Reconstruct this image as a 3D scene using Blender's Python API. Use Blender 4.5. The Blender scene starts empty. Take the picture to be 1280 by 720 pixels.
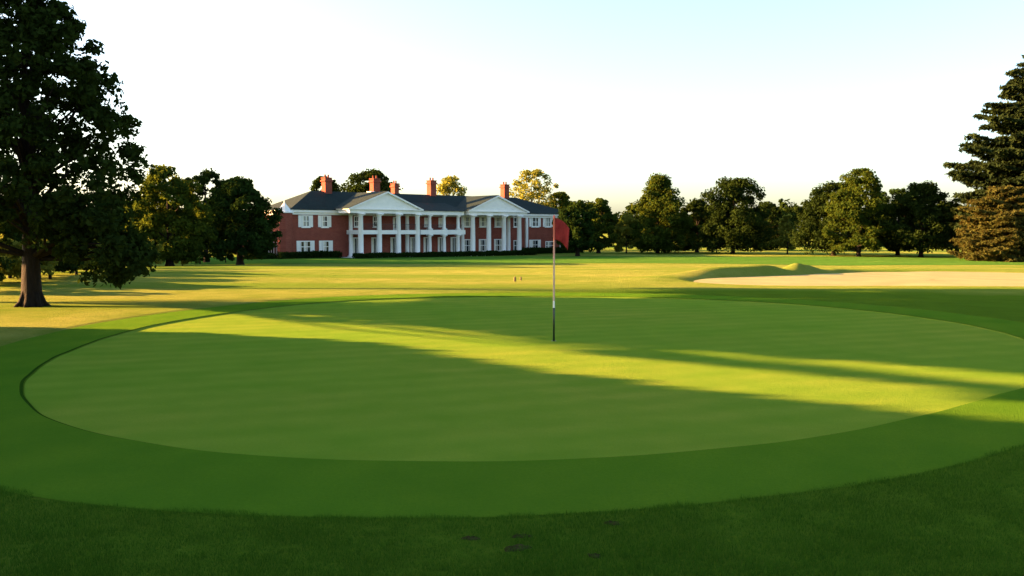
import bpy, math, random
import numpy as np
from mathutils import Vector, Matrix

rng = np.random.default_rng(7)
random.seed(7)
SC = bpy.context.scene
COL = SC.collection
F = 1150.0 / 1280.0           # focal length in picture widths
CAMZ = 2.1
PITCH = math.atan(70 / 1150.0)
SUN_A = math.radians(8.0)     # how far the sun stands behind the view plane, on the left
SUN_E = math.radians(14.0)

# ------------------------------------------------------------------ helpers
def sstep(a, b, v):
    t = np.clip((np.asarray(v, float) - a) / (b - a), 0, 1)
    return t * t * (3 - 2 * t)

def tag(o, label=None, cat=None, group=None, kind=None):
    if label: o['label'] = label
    if cat: o['category'] = cat
    if group: o['group'] = group
    if kind: o['kind'] = kind
    return o

def empty(name, loc=(0, 0, 0), rz=0.0):
    o = bpy.data.objects.new(name, None)
    COL.objects.link(o)
    o.empty_display_size = 0.2
    o.location = loc
    o.rotation_euler = (0, 0, rz)
    return o

def np_mesh(name, V, quads=None, tris=None, smooth=False):
    me = bpy.data.meshes.new(name)
    V = np.asarray(V, np.float32)
    me.vertices.add(len(V))
    me.vertices.foreach_set('co', V.ravel())
    idx = []; tot = []
    if quads is not None and len(quads):
        idx.append(np.asarray(quads, np.int32).ravel()); tot.append(np.full(len(quads), 4, np.int32))
    if tris is not None and len(tris):
        idx.append(np.asarray(tris, np.int32).ravel()); tot.append(np.full(len(tris), 3, np.int32))
    idx = np.concatenate(idx); tot = np.concatenate(tot)
    me.loops.add(len(idx)); me.loops.foreach_set('vertex_index', idx)
    me.polygons.add(len(tot))
    st = np.concatenate([[0], np.cumsum(tot)[:-1]]).astype(np.int32)
    me.polygons.foreach_set('loop_start', st)
    me.polygons.foreach_set('loop_total', tot)
    me.update(calc_edges=True)
    me.polygons.foreach_set('use_smooth', np.full(len(tot), smooth))
    me.validate()
    return me

def link(name, me, mat, parent=None, loc=None):
    o = bpy.data.objects.new(name, me)
    if mat is not None and not me.materials: me.materials.append(mat)
    COL.objects.link(o)
    if parent is not None: o.parent = parent
    if loc is not None: o.location = loc
    return o

class MB:
    def __init__(s): s.v = []; s.f = []
    def add(s, vs, fs):
        b = len(s.v); s.v += [tuple(p) for p in vs]; s.f += [tuple(b + i for i in f) for f in fs]; return s
    def box(s, x0, x1, y0, y1, z0, z1):
        return s.add([(x0,y0,z0),(x1,y0,z0),(x1,y1,z0),(x0,y1,z0),(x0,y0,z1),(x1,y0,z1),(x1,y1,z1),(x0,y1,z1)],
                     [(0,3,2,1),(4,5,6,7),(0,1,5,4),(1,2,6,5),(2,3,7,6),(3,0,4,7)])
    def tube(s, pts, rad, n=8, cap=True, jit=0.0):
        pts = [Vector(p) for p in pts]; b = len(s.v)
        up = Vector((0.13, 0.98, 0.1)) if abs((pts[-1]-pts[0]).normalized().z) > .7 else Vector((0, 0, 1))
        for i, p in enumerate(pts):
            t = (pts[min(i+1, len(pts)-1)] - pts[max(i-1, 0)]).normalized()
            a = t.cross(up).normalized(); c = a.cross(t)
            for k in range(n):
                w = 2*math.pi*k/n
                r = rad[i]*(1 + jit*math.sin(3*w + i*.7) + jit*.6*math.sin(5*w - i))
                s.v.append(tuple(p + a*math.cos(w)*r + c*math.sin(w)*r))
        for i in range(len(pts)-1):
            for k in range(n):
                k2 = (k+1) % n
                s.f.append((b+i*n+k, b+i*n+k2, b+(i+1)*n+k2, b+(i+1)*n+k))
        if cap:
            s.f.append(tuple(b+k for k in range(n))[::-1])
            s.f.append(tuple(b+(len(pts)-1)*n+k for k in range(n)))
        return s
    def lathe(s, cx, cy, prof, n=16):
        b = len(s.v)
        for r, z in prof:
            for k in range(n):
                w = 2*math.pi*(k+.5)/n
                s.v.append((cx+r*math.cos(w), cy+r*math.sin(w), z))
        for i in range(len(prof)-1):
            for k in range(n):
                k2 = (k+1) % n
                s.f.append((b+i*n+k, b+i*n+k2, b+(i+1)*n+k2, b+(i+1)*n+k))
        s.f.append(tuple(b+k for k in range(n))[::-1])
        s.f.append(tuple(b+(len(prof)-1)*n+k for k in range(n)))
        return s
    def build(s, name, mat, parent=None, smooth=False, bevel=0):
        me = bpy.data.meshes.new(name)
        me.from_pydata(s.v, [], s.f); me.validate(); me.update()
        if smooth:
            for p in me.polygons: p.use_smooth = len(p.vertices) <= 4
        o = link(name, me, mat, parent)
        if bevel:
            m = o.modifiers.new('bevel', 'BEVEL'); m.width = bevel; m.segments = 2; m.limit_method = 'ANGLE'
        return o

# ------------------------------------------------------------------ materials
class NT:
    def __init__(s, name):
        s.m = bpy.data.materials.new(name); s.m.use_nodes = True
        s.t = s.m.node_tree; s.t.nodes.clear()
        s.out = s.n('ShaderNodeOutputMaterial')
    def n(s, typ, **kw):
        nd = s.t.nodes.new(typ)
        for k, v in kw.items(): setattr(nd, k, v)
        return nd
    def l(s, a, b): s.t.links.new(a, b)
    def coord(s, kind='Object'):
        return s.n('ShaderNodeTexCoord').outputs[kind]
    def mapping(s, vec, scale=(1,1,1), rot=(0,0,0)):
        m = s.n('ShaderNodeMapping'); s.l(vec, m.inputs['Vector'])
        m.inputs['Scale'].default_value = scale; m.inputs['Rotation'].default_value = rot
        return m.outputs[0]
    def noise(s, vec, scale, detail=4, rough=.55, out='Fac'):
        nd = s.n('ShaderNodeTexNoise'); s.l(vec, nd.inputs['Vector'])
        nd.inputs['Scale'].default_value = scale; nd.inputs['Detail'].default_value = detail
        nd.inputs['Roughness'].default_value = rough
        return nd.outputs[out]
    def ramp(s, fac, stops):
        r = s.n('ShaderNodeValToRGB'); s.l(fac, r.inputs[0])
        e = r.color_ramp.elements
        while len(e) < len(stops): e.new(.5)
        for el, (p, c) in zip(e, stops):
            el.position = p; el.color = (*c, 1) if len(c) == 3 else c
        return r.outputs[0]
    def mix(s, fac, a, b, mode='MIX'):
        m = s.n('ShaderNodeMix', data_type='RGBA', blend_type=mode)
        if isinstance(fac, (int, float)): m.inputs[0].default_value = fac
        else: s.l(fac, m.inputs[0])
        for i, c in ((6, a), (7, b)):
            if isinstance(c, tuple): m.inputs[i].default_value = (*c, 1)
            else: s.l(c, m.inputs[i])
        return m.outputs[2]
    def math(s, op, a, b=0.0):
        m = s.n('ShaderNodeMath', operation=op)
        for i, c in enumerate((a, b)):
            if isinstance(c, (int, float)): m.inputs[i].default_value = c
            else: s.l(c, m.inputs[i])
        return m.outputs[0]
    def bump(s, h, strength, dist):
        b = s.n('ShaderNodeBump'); s.l(h, b.inputs['Height'])
        b.inputs['Strength'].default_value = strength; b.inputs['Distance'].default_value = dist
        return b.outputs[0]
    def principled(s, color, rough=.7, normal=None, spec=.3, **kw):
        p = s.n('ShaderNodeBsdfPrincipled')
        if isinstance(color, tuple): p.inputs['Base Color'].default_value = (*color, 1)
        else: s.l(color, p.inputs['Base Color'])
        if isinstance(rough, (int, float)): p.inputs['Roughness'].default_value = rough
        else: s.l(rough, p.inputs['Roughness'])
        p.inputs['Specular IOR Level'].default_value = spec
        if normal is not None: s.l(normal, p.inputs['Normal'])
        for k, v in kw.items(): p.inputs[k.replace('_', ' ')].default_value = v
        return p
    def done(s, sh): s.l(sh.outputs[0] if hasattr(sh, 'outputs') else sh, s.out.inputs[0]); return s.m

def mat_simple(name, c, rough=.6, var=.15, scale=3, spec=.3, **kw):
    t = NT(name); v = t.coord()
    f = t.noise(v, scale, 5)
    dark = tuple(x*(1-var) for x in c); lite = tuple(min(1, x*(1+var)) for x in c)
    col = t.ramp(f, [(.3, dark), (.7, lite)])
    return t.done(t.principled(col, rough, t.bump(t.noise(v, scale*12, 3), .15, .01), spec, **kw))

def mat_turf(name, base, dry, dark, fine, bumpd, stripe=None, shade_tone=None, patch=.12):
    """Mown grass: mottled by colour patches, with a fine blade grain."""
    t = NT(name); v = t.coord()
    big = t.noise(v, patch, 5, .6)
    mid = t.noise(v, .9, 5, .6)
    c = t.mix(t.ramp(big, [(.35, (0,0,0)), (.7, (1,1,1))]), base, dry)
    c = t.mix(t.ramp(mid, [(.4, (0,0,0)), (.75, (.7,.7,.7))]), c, dark)
    if shade_tone:
        bands = t.noise(t.mapping(v, (.022, .11, 1), (0, 0, .12)), 1.0, 4, .55)
        c = t.mix(t.ramp(bands, [(.47, (0,0,0)), (.60, (.75,.75,.75))]), c, (.085, .165, .018))
    if shade_tone:   # shade put into the colour: greener turf near the putting green
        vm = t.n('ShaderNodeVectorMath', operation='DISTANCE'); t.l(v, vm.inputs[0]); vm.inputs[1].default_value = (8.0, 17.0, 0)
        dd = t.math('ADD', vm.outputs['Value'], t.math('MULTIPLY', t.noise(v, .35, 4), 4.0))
        c = t.mix(t.ramp(t.math('DIVIDE', dd, 30.0), [(.59, (0,0,0)), (.68, (1,1,1))]), t.mix(t.ramp(mid, [(.4, (0,0,0)), (.75, (1,1,1))]), shade_tone, tuple(q*.7 for q in shade_tone)), c)
    if stripe:
        w = t.n('ShaderNodeTexWave', wave_type='BANDS', bands_direction='X')
        t.l(t.mapping(v, (1,1,1), (0,0,stripe[0])), w.inputs['Vector'])
        w.inputs['Scale'].default_value = stripe[1]; w.inputs['Distortion'].default_value = .6
        w.inputs['Detail'].default_value = 2
        c = t.mix(t.math('MULTIPLY', w.outputs['Fac'], stripe[2]), c, dark)
    g = t.noise(v, fine*.6, 5, .8)
    c = t.mix(t.ramp(g, [(.35, (.6,.6,.6)), (.7, (0,0,0))]), c, dark)
    h = t.math('ADD', t.noise(v, fine*.9, 4, .75), t.math('MULTIPLY', t.noise(v, 6, 3), .6))
    df = t.n('ShaderNodeBsdfDiffuse'); t.l(c, df.inputs[0]); t.l(t.bump(h, 1.0, bumpd*1.5), df.inputs['Normal'])
    return t.done(df)

def mat_leaf(name, c0, c1, trans, tw=.35):
    t = NT(name)
    g = t.n('ShaderNodeNewGeometry')
    col = t.ramp(g.outputs['Random Per Island'], [(0, c0), (1, c1)])
    big = t.noise(t.coord(), .45, 3)
    col = t.mix(t.ramp(big, [(.35, (0,0,0)), (.7, (.5,.5,.5))]), col, tuple(x*.6 for x in c0))
    p = t.n('ShaderNodeBsdfDiffuse'); t.l(col, p.inputs[0])
    tr = t.n('ShaderNodeBsdfTranslucent'); tr.inputs[0].default_value = (*trans, 1)
    m = t.n('ShaderNodeMixShader'); m.inputs[0].default_value = tw
    t.l(p.outputs[0], m.inputs[1]); t.l(tr.outputs[0], m.inputs[2])
    return t.done(m)

M = {}
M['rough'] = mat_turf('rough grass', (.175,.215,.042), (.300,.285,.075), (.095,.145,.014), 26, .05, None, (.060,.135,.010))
M['collar'] = mat_turf('collar grass', (.068,.162,.011), (.110,.172,.014), (.048,.125,.009), 45, .02, (.4, .35, .25))
M['green'] = mat_turf('putting green grass', (.132,.232,.022), (.240,.245,.038), (.088,.178,.014), 70, .012, (1.2, .42, .32))
M['fair'] = mat_turf('fairway grass', (.062,.155,.022), (.100,.175,.030), (.044,.120,.014), 30, .03, (.9, .06, .4))  # shade over the far lawn is put into this deeper green
M['fringe'] = mat_turf('deep fringe grass', (.022,.060,.005), (.030,.065,.006), (.012,.040,.004), 40, .02)
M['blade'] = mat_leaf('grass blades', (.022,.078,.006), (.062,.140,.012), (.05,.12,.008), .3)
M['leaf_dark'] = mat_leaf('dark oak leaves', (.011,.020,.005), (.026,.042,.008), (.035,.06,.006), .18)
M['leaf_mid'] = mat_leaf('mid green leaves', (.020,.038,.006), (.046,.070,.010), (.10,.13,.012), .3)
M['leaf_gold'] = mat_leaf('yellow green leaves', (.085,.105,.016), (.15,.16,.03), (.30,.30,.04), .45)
M['leaf_hedge'] = mat_leaf('hedge leaves', (.011,.026,.006), (.024,.046,.009), (.04,.065,.007), .2)
M['needle'] = mat_leaf('dark spruce needles', (.012,.021,.008), (.028,.042,.013), (.035,.05,.01), .12)
M['needle_bronze'] = mat_leaf('bronze needles', (.036,.042,.010), (.075,.074,.018), (.12,.09,.02), .25)
M['leaf_red'] = mat_leaf('red leaves', (.16,.02,.012), (.28,.05,.02), (.3,.06,.03), .3)
def mat_bark(name, c):
    t = NT(name); v = t.mapping(t.coord(), (6, 6, 1.2))
    f = t.noise(v, 3, 6, .7)
    return t.done(t.principled(t.ramp(f, [(.3, tuple(x*.45 for x in c)), (.7, c)]), .9, t.bump(f, 1, .05), .1))
M['bark'] = mat_bark('bark', (.022,.017,.012))
def mat_sand():
    t = NT('bunker sand'); v = t.coord()
    f = t.noise(v, .5, 5); g = t.noise(t.mapping(v, (1.2, 9, 1)), 3, 4)
    c = t.ramp(f, [(.3, (.21,.195,.08)), (.75, (.30,.28,.115))])
    return t.done(t.principled(c, .9, t.bump(t.math('ADD', g, t.noise(v, 40, 3)), .5, .03), .1))
M['sand'] = mat_sand()
def mat_brick():
    t = NT('red brick'); v = t.coord()
    # vertical walls: run the courses along (x + y, z)
    sx = t.n('ShaderNodeSeparateXYZ'); t.l(v, sx.inputs[0])
    cx = t.n('ShaderNodeCombineXYZ'); t.l(t.math('ADD', sx.outputs[0], sx.outputs[1]), cx.inputs[0]); t.l(sx.outputs[2], cx.inputs[1])
    b = t.n('ShaderNodeTexBrick'); t.l(cx.outputs[0], b.inputs['Vector'])
    b.inputs['Scale'].default_value = 1; b.inputs['Brick Width'].default_value = .23
    b.inputs['Row Height'].default_value = .078; b.inputs['Mortar Size'].default_value = .008
    b.inputs['Color1'].default_value = (.28,.075,.050,1); b.inputs['Color2'].default_value = (.20,.050,.034,1)
    b.inputs['Mortar'].default_value = (.28,.10,.07,1)
    f = t.noise(v, .7, 5, .6)
    c = t.mix(t.ramp(f, [(.35, (.55,.55,.55)), (.7, (0,0,0))]), b.outputs['Color'], (.15,.045,.030))
    return t.done(t.principled(c, .95, None, .03))
M['brick'] = mat_brick()
def mat_slate():
    t = NT('roof slates'); v = t.coord()
    b = t.n('ShaderNodeTexBrick'); t.l(t.mapping(v, (1, 1, 1)), b.inputs['Vector'])
    b.inputs['Scale'].default_value = 1; b.inputs['Brick Width'].default_value = .4; b.inputs['Row Height'].default_value = .3
    b.inputs['Mortar Size'].default_value = .012
    b.inputs['Color1'].default_value = (.016,.027,.024,1); b.inputs['Color2'].default_value = (.011,.019,.017,1)
    b.inputs['Mortar'].default_value = (.012,.016,.016,1)
    c = t.mix(t.ramp(t.noise(v, .4, 5), [(.35, (.5,.5,.5)), (.7, (0,0,0))]), b.outputs['Color'], (.018,.030,.028))
    return t.done(t.principled(c, .8, None, .08))
M['slate'] = mat_slate()
M['white'] = mat_simple('white painted wood', (.78,.75,.68), .6, .05, 1.2)
M['glass'] = mat_simple('dark window glass', (.018,.022,.024), .08, .3, .6, .5)
M['curtain'] = mat_simple('cream curtain', (.62,.58,.46), .8, .15, 5)
M['curtain_gold'] = mat_simple('golden curtain', (.60,.45,.10), .8, .2, 5)
M['dark'] = mat_simple('dark door paint', (.03,.028,.025), .5, .2)
M['iron'] = mat_simple('dark railing', (.03,.03,.03), .5, .2)
M['soil'] = mat_simple('bare soil', (.034,.034,.012), 1.0, .5, 20, 0.0)
M['pole'] = None
def mat_pole():
    t = NT('flagstick paint'); v = t.coord()
    s = t.n('ShaderNodeSeparateXYZ'); t.l(v, s.inputs[0])
    f = t.math('DIVIDE', s.outputs[2], 2.45)
    r = t.n('ShaderNodeValToRGB'); t.l(f, r.inputs[0]); r.color_ramp.interpolation = 'CONSTANT'
    st = [(0, (.012,.03,.012)), (.265, (.62,.60,.45)), (.32, (.42,.26,.15)), (.5, (.50,.33,.2)), (.66, (.62,.30,.25)), (.8, (.68,.16,.14))]
    e = r.color_ramp.elements
    while len(e) < len(st): e.new(.5)
    for el, (p, c) in zip(e, st): el.position = p; el.color = (*c, 1)
    return t.done(t.principled(r.outputs[0], .4, None, .4))
M['pole'] = mat_pole()
M['flag'] = mat_simple('faded red flag cloth', (.27,.030,.026), .9, .3, 6, .05)
M['stake'] = mat_simple('weathered stake', (.13,.10,.04), .8, .3, 9)

# ------------------------------------------------------------------ terrain
GC = np.array([1.3, 19.0])    # middle of the putting green
gpts = [(-1.6,8.5),(0,8.27),(1.5,8.5),(3.7,9.9),(6.8,12.3),(10,17.9),(9.9,23.5),(6.9,28.2),(2.5,30.0),(-2.0,29.8),
        (-4.7,28.4),(-6.5,26),(-7.7,22.4),(-7.9,17.3),(-6.6,12.6),(-5.5,10.4),(-3.7,9.1)]
def radial(pts, c, harm):
    p = np.array(pts) - c
    th = np.arctan2(p[:,1], p[:,0]); r = np.hypot(p[:,0], p[:,1])
    o = np.argsort(th); th = th[o]; r = r[o]
    tt = np.linspace(-np.pi, np.pi, 720, endpoint=False)
    rr = np.interp(tt, np.concatenate([th-2*np.pi, th, th+2*np.pi]), np.concatenate([r, r, r]))
    sp = np.fft.rfft(rr); sp[harm:] = 0
    rr = np.fft.irfft(sp, 720)
    return lambda t: np.interp(np.mod(t+np.pi, 2*np.pi)-np.pi, np.append(tt, np.pi), np.append(rr, rr[0]))
RG0 = radial(gpts, GC, 8)
def RG(t):
    return RG0(t)+.022*np.sin(9*t+1)+.010*np.sin(23*t+2)+.005*np.sin(47*t)
BC = np.array([21.0, 46.0])   # middle of the bunker
bpts = [(7.0,42.6),(8.8,39.2),(15.3,37.6),(20.4,36.6),(30,36.5),(38,41),(43,53),(37,62),(29,63.5),(24,61.5),(20.5,57),(17.2,52.5),(15,49.5),(11.8,47.8),(9.2,45.5)]
RB = radial(bpts, BC, 12)

def vnoise(x, y, s, seed):
    """smooth value noise"""
    x = x/s + seed*17.3; y = y/s - seed*9.1
    xi = np.floor(x); yi = np.floor(y); fx = x-xi; fy = y-yi
    fx = fx*fx*(3-2*fx); fy = fy*fy*(3-2*fy)
    def h(a, b):
        v = np.sin(a*127.1 + b*311.7 + seed*74.7)*43758.5453
        return v - np.floor(v)
    return ((h(xi,yi)*(1-fx)+h(xi+1,yi)*fx)*(1-fy) + (h(xi,yi+1)*(1-fx)+h(xi+1,yi+1)*fx)*fy)*2-1

def base_z(x, y):
    r = np.hypot(x, y)
    z = -1.4*sstep(28, 112, np.where(y > 0, r*.35+y*.65, r))
    z = z + vnoise(x, y, 17, 1)*.20*sstep(30, 50, r)*(1-.6*sstep(95,130,r)) + vnoise(x, y, 7, 2)*.05*sstep(30, 45, r)
    z = z + vnoise(x, y, 130, 4)*1.2*sstep(260, 500, r)
    # low raised pad far off, left of the bunker
    z = z + .38*np.exp(-(((x-8)/24.0)**2 + ((y-96)/11.0)**2)**2)
    return z

def rho_g(x, y):
    dx = x-GC[0]; dy = y-GC[1]
    return np.hypot(dx, dy)/RG(np.arctan2(dy, dx))
def rho_b(x, y):
    dx = x-BC[0]; dy = y-BC[1]
    return np.hypot(dx, dy)/RB(np.arctan2(dy, dx))

STEP = .03
def ground_z(x, y):
    x = np.asarray(x, float); y = np.asarray(y, float)
    z = base_z(x, y)
    rg = rho_g(x, y)
    z = z - STEP*(1-sstep(.9985, 1.0015, rg))
    z = z + .02*sstep(1.158, 1.172, rg)*(1-sstep(1.3, 1.6, rg))
    rb = rho_b(x, y); th = np.arctan2(y-BC[1], x-BC[0])
    # bowl and the raised lip along its left and back
    z = z - .42*(1-sstep(.80, 1.0, rb))
    lip = np.exp(-((rb-1.07)/.10)**2)
    ang = np.abs(np.mod(th - math.radians(143) + np.pi, 2*np.pi) - np.pi)
    lip = lip*(.8+.3*np.sin(th*9+1)+.15*np.sin(th*17))
    z = z + lip*.44*(1-sstep(.35, 1.15, ang))*sstep(.90, 1.0, rb)
    return z
def gz(x, y): return float(ground_z(x, y))

NT_ = 900
TH = np.linspace(-np.pi, np.pi, NT_, endpoint=False)
def ring_xy(rho, absr=None, blend=0):
    R = RG(TH)
    rad = rho*R if absr is None else (1-blend)*rho*R + blend*absr
    return GC[0]+rad*np.cos(TH), GC[1]+rad*np.sin(TH)
def grid_mesh(name, rings, dz=0.0, mat=None, centre=False):
    V = []
    for X, Y in rings:
        V.append(np.stack([X, Y, ground_z(X, Y)+dz], 1))
    n = len(rings); V = np.concatenate(V)
    i = np.arange(n-1)[:,None]*NT_; k = np.arange(NT_)[None,:]; k2 = (k+1) % NT_
    q = np.stack([i+k, i+k2, i+NT_+k2, i+NT_+k], -1).reshape(-1, 4)
    return link(name, np_mesh(name, V, q, smooth=True), mat)
inner = [.002]+list(np.linspace(.03, .96, 48))+[.975, .985, .992, .9985]
edge = [1.0, 1.0015, 1.005, 1.012, 1.025, 1.04, 1.06, 1.08, 1.1, 1.115, 1.13, 1.145, 1.155, 1.158, 1.162, 1.167, 1.172, 1.18, 1.2]
R_in = [ring_xy(r) for r in inner]
R_ed = [ring_xy(r) for r in edge]
R_out = []
r = 1.2; a = 1.2*9.5
while a < 2600:
    g = 1.012 if a < 60 else (1.02 if a < 300 else 1.08)
    r *= g; a *= g
    b = float(sstep(14, 80, a))
    R_out.append(ring_xy(r, a, b))
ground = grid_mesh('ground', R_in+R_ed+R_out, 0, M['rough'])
tag(ground, 'rough mown lawn rolling away from the putting green to the far trees', 'ground', kind='structure')
g2 = grid_mesh('putting_green', R_in+R_ed[:1], .004, M['green'])
tag(g2, 'smooth oval putting green around the flagstick', 'putting green', kind='structure')
wedge = .03+.97*sstep(-.75, -.1, np.sin(TH)-.55*np.cos(TH))*(1-.75*sstep(.3, .9, np.cos(TH)))   # the uncut line is widest on the left and at the back
g3 = grid_mesh('collar', [ring_xy(1.0016+wedge*k) for k in (0, .002, .0045)], .004, M['fringe'])
tag(g3, 'thin dark uncut grass line edging the putting green', 'edging', kind='structure')
g4 = grid_mesh('apron', [ring_xy(1.0016+wedge*.0045)]+[ring_xy(x) for x in (1.0105, 1.025, 1.04, 1.06, 1.08, 1.1, 1.115, 1.13, 1.145, 1.155, 1.158)], .004, M['collar'])
tag(g4, 'darker ring of short apron grass round the putting green', 'apron', kind='structure')

fw = []
for q in np.linspace(.02, 1, 26):
    X = 14+62*q*np.cos(bth0 := np.linspace(-np.pi, np.pi, 360, endpoint=False))*(1+.06*np.sin(3*bth0)); Y = 112+24*q*np.sin(bth0)*(1+.1*np.sin(2*bth0+1))
    fw.append(np.stack([X, Y, ground_z(X, Y)+.012], 1))
i = np.arange(25)[:,None]*360; k = np.arange(360)[None,:]; k2 = (k+1) % 360
fwo = link('fairway', np_mesh('fairway', np.concatenate(fw), np.stack([i+k, i+k2, i+360+k2, i+360+k], -1).reshape(-1, 4), smooth=True), M['fair'])
tag(fwo, 'close mown fairway with shade put into its green, crossing in front of the clubhouse and the far trees', 'fairway', kind='structure')

# bunker sand: follows the bowl floor and runs out under its banks
bth = np.linspace(-np.pi, np.pi, 360, endpoint=False)
V = []
brs = np.linspace(.01, 1.0, 40)
for rr in brs:
    X = BC[0]+rr*RB(bth)*np.cos(bth); Y = BC[1]+rr*RB(bth)*np.sin(bth)
    Zs = base_z(X, Y) - .13 + vnoise(X, Y, 3, 5)*.02 + .0*rr
    V.append(np.stack([X, Y, Zs], 1))
V = np.concatenate(V)
i = np.arange(len(brs)-1)[:,None]*360; k = np.arange(360)[None,:]; k2 = (k+1) % 360
q = np.stack([i+k, i+k2, i+360+k2, i+360+k], -1).reshape(-1, 4)
sand = link('bunker_sand', np_mesh('bunker_sand', V, q, smooth=True), M['sand'])
tag(sand, 'pale sand filling the long bunker right of the green', 'sand bunker', kind='structure')

# ------------------------------------------------------------------ near grass blades
def blades(n, region, hmin, hmax, w):
    P = region(n)
    x, y = P[:,0], P[:,1]; m = len(x)
    z = ground_z(x, y)
    th = rng.uniform(0, 2*np.pi, m); h = rng.uniform(hmin, hmax, m)*(1+.45*vnoise(x, y, .35, 8)+.4*vnoise(x, y, .09, 12))
    lean = rng.uniform(.1, .9, m)*h; la = rng.uniform(0, 2*np.pi, m)
    dx = np.cos(th)*w/2; dy = np.sin(th)*w/2
    a = np.stack([x-dx, y-dy, z-.003], 1); b = np.stack([x+dx, y+dy, z-.003], 1)
    c = np.stack([x+dx*.7+np.cos(la)*lean*.4, y+dy*.7+np.sin(la)*lean*.4, z+h*.6], 1)
    d = np.stack([x-dx*.7+np.cos(la)*lean*.4, y-dy*.7+np.sin(la)*lean*.4, z+h*.6], 1)
    e = np.stack([x+np.cos(la)*lean, y+np.sin(la)*lean, z+h], 1)
    V = np.stack([a,b,c,d,e], 1).reshape(-1, 3)
    o = np.arange(m)*5
    q = np.stack([o,o+1,o+2,o+3], 1); t = np.stack([o+3,o+2,o+4], 1)
    return np_mesh('grass', V, q, t)
def region_front(n):
    y = 4.6 + 6.4*rng.random(n)**1.5
    x = (rng.random(n)*2-1)*(.62*y+.4)
    k = rho_g(x, y) > 1.158+.008*vnoise(x, y, .25, 3)
    return np.stack([x, y], 1)[k]
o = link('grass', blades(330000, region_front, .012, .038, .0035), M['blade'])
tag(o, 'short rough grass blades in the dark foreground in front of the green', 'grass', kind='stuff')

# ------------------------------------------------------------------ leaves and trees
def leaf_mesh(name, C, N, size, aspect=1.7, jitter=.35):
    """one folded diamond leaf per centre C, facing N"""
    m = len(C)
    N = N/np.maximum(np.linalg.norm(N, axis=1, keepdims=True), 1e-6)
    r = rng.normal(size=(m, 3))
    U = np.cross(N, r); U /= np.maximum(np.linalg.norm(U, axis=1, keepdims=True), 1e-6)
    W = np.cross(N, U)
    s = (size*(1+jitter*rng.uniform(-1, 1, m)))[:,None]
    a = C - U*s*.5*aspect; b = C + W*s*.5 + N*s*.12; c = C + U*s*.5*aspect; d = C - W*s*.5 + N*s*.12
    V = np.stack([a,b,c,d], 1).reshape(-1, 3)
    o = np.arange(m)*4
    return np_mesh(name, V, np.stack([o,o+1,o+2,o+3], 1))

def envelope_clusters(H, hb, R, prof, nc, rs, shell=.55, squash=(1,1), lean=(0,0)):
    """cluster centres inside a crown from height hb to H, radius R*prof(u)"""
    us, fs = zip(*prof)
    out = []; amp = .45 if H == 9.3 or H == 9.5 else 1.0
    while len(out) < nc:
        u = rs.random(); f = np.interp(u, us, fs)
        if rs.random() > f + .15: continue
        w = rs.uniform(0, 2*np.pi)
        bump = 1 + amp*(.17*math.sin(2*w+u*6+R*7) + .14*math.sin(3*w-u*9+H*5) + .12*math.sin(5*w+u*15+R*3))
        q = (1-(1-shell)*rs.random()**1.3) if rs.random() < .72 else rs.random()**.5
        rr = R*f*q*bump
        out.append((rr*math.cos(w)*squash[0]+lean[0]*u, rr*math.sin(w)*squash[1]+lean[1]*u, hb+(H-hb)*u))
    return np.array(out)

OVAL = [(0,.55),(.12,.85),(.35,1),(.6,.93),(.8,.72),(.93,.42),(1,.12)]
DOME = [(0,.8),(.15,1),(.4,.98),(.65,.8),(.85,.5),(1,.15)]
CONE = [(0,.7),(.1,1),(.3,.92),(.5,.72),(.75,.42),(.9,.24),(1,.08)]
VASE = [(0,.25),(.3,.6),(.6,.95),(.8,1),(.93,.7),(1,.25)]

def leaves_from(centres, rc, per, size, rs, up=.4, flat=.7, cz=None):
    C = []; N = []
    mid = centres.mean(0)
    for c in centres:
        k = int(per*rs.uniform(.7, 1.3)); rad = rc*rs.uniform(.65, 1.35)
        d = rs.normal(size=(k, 3)); d /= np.linalg.norm(d, axis=1, keepdims=True)
        q = rs.random(k)**.45
        p = d*q[:,None]*rad*np.array([1, 1, flat])
        C.append(c+p); N.append(d*.9 + rs.normal(size=(k,3))*.7 + np.array([0,0,up]))
    return np.concatenate(C), np.concatenate(N)

def trunk_mb(H, r0, hb, centres, rs, nl, flare=1.5, n=10):
    mb = MB()
    pts = []; rad = []
    steps = 9; ox = rs.uniform(-.1,.1); oy = rs.uniform(-.1,.1)
    for i in range(steps+1):
        u = i/steps; z = -.15 + u*H*.85
        pts.append((ox*math.sin(u*5)*H*.08, oy*math.sin(u*4+1)*H*.08, z))
        rad.append(r0*(1-u)**.75*1.0 + .02)
    # root flare
    zf = [(-.15, flare*1.12), (.05, flare), (.25, 1+(flare-1)*.45), (.6, 1.08)]
    P = [(0,0,z) for z,_ in zf]; Rr = [r0*k for _,k in zf]
    for p, q in zip(pts, rad):
        if p[2] > .9: P.append(p); Rr.append(q)
    mb.tube(P, Rr, n, jit=.05)
    idx = rs.choice(len(centres), min(nl, len(centres)), replace=False)
    for j in idx:
        c = centres[j]
        zb = min(max(hb*.8, c[2]*rs.uniform(.45, .75)), H*.7)
        r1 = r0*max(.12, .42*(1-zb/H))
        b = np.array([0, 0, zb]); m1 = b*.55+c*.45 + np.array([0,0,.06*H*rs.uniform(-.3,.6)]); m1[:2] += rs.normal(size=2)*.03*H
        mb.tube([tuple(b), tuple(m1), tuple(c)], [r1, r1*.6, r1*.15], 6)
    return mb

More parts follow.
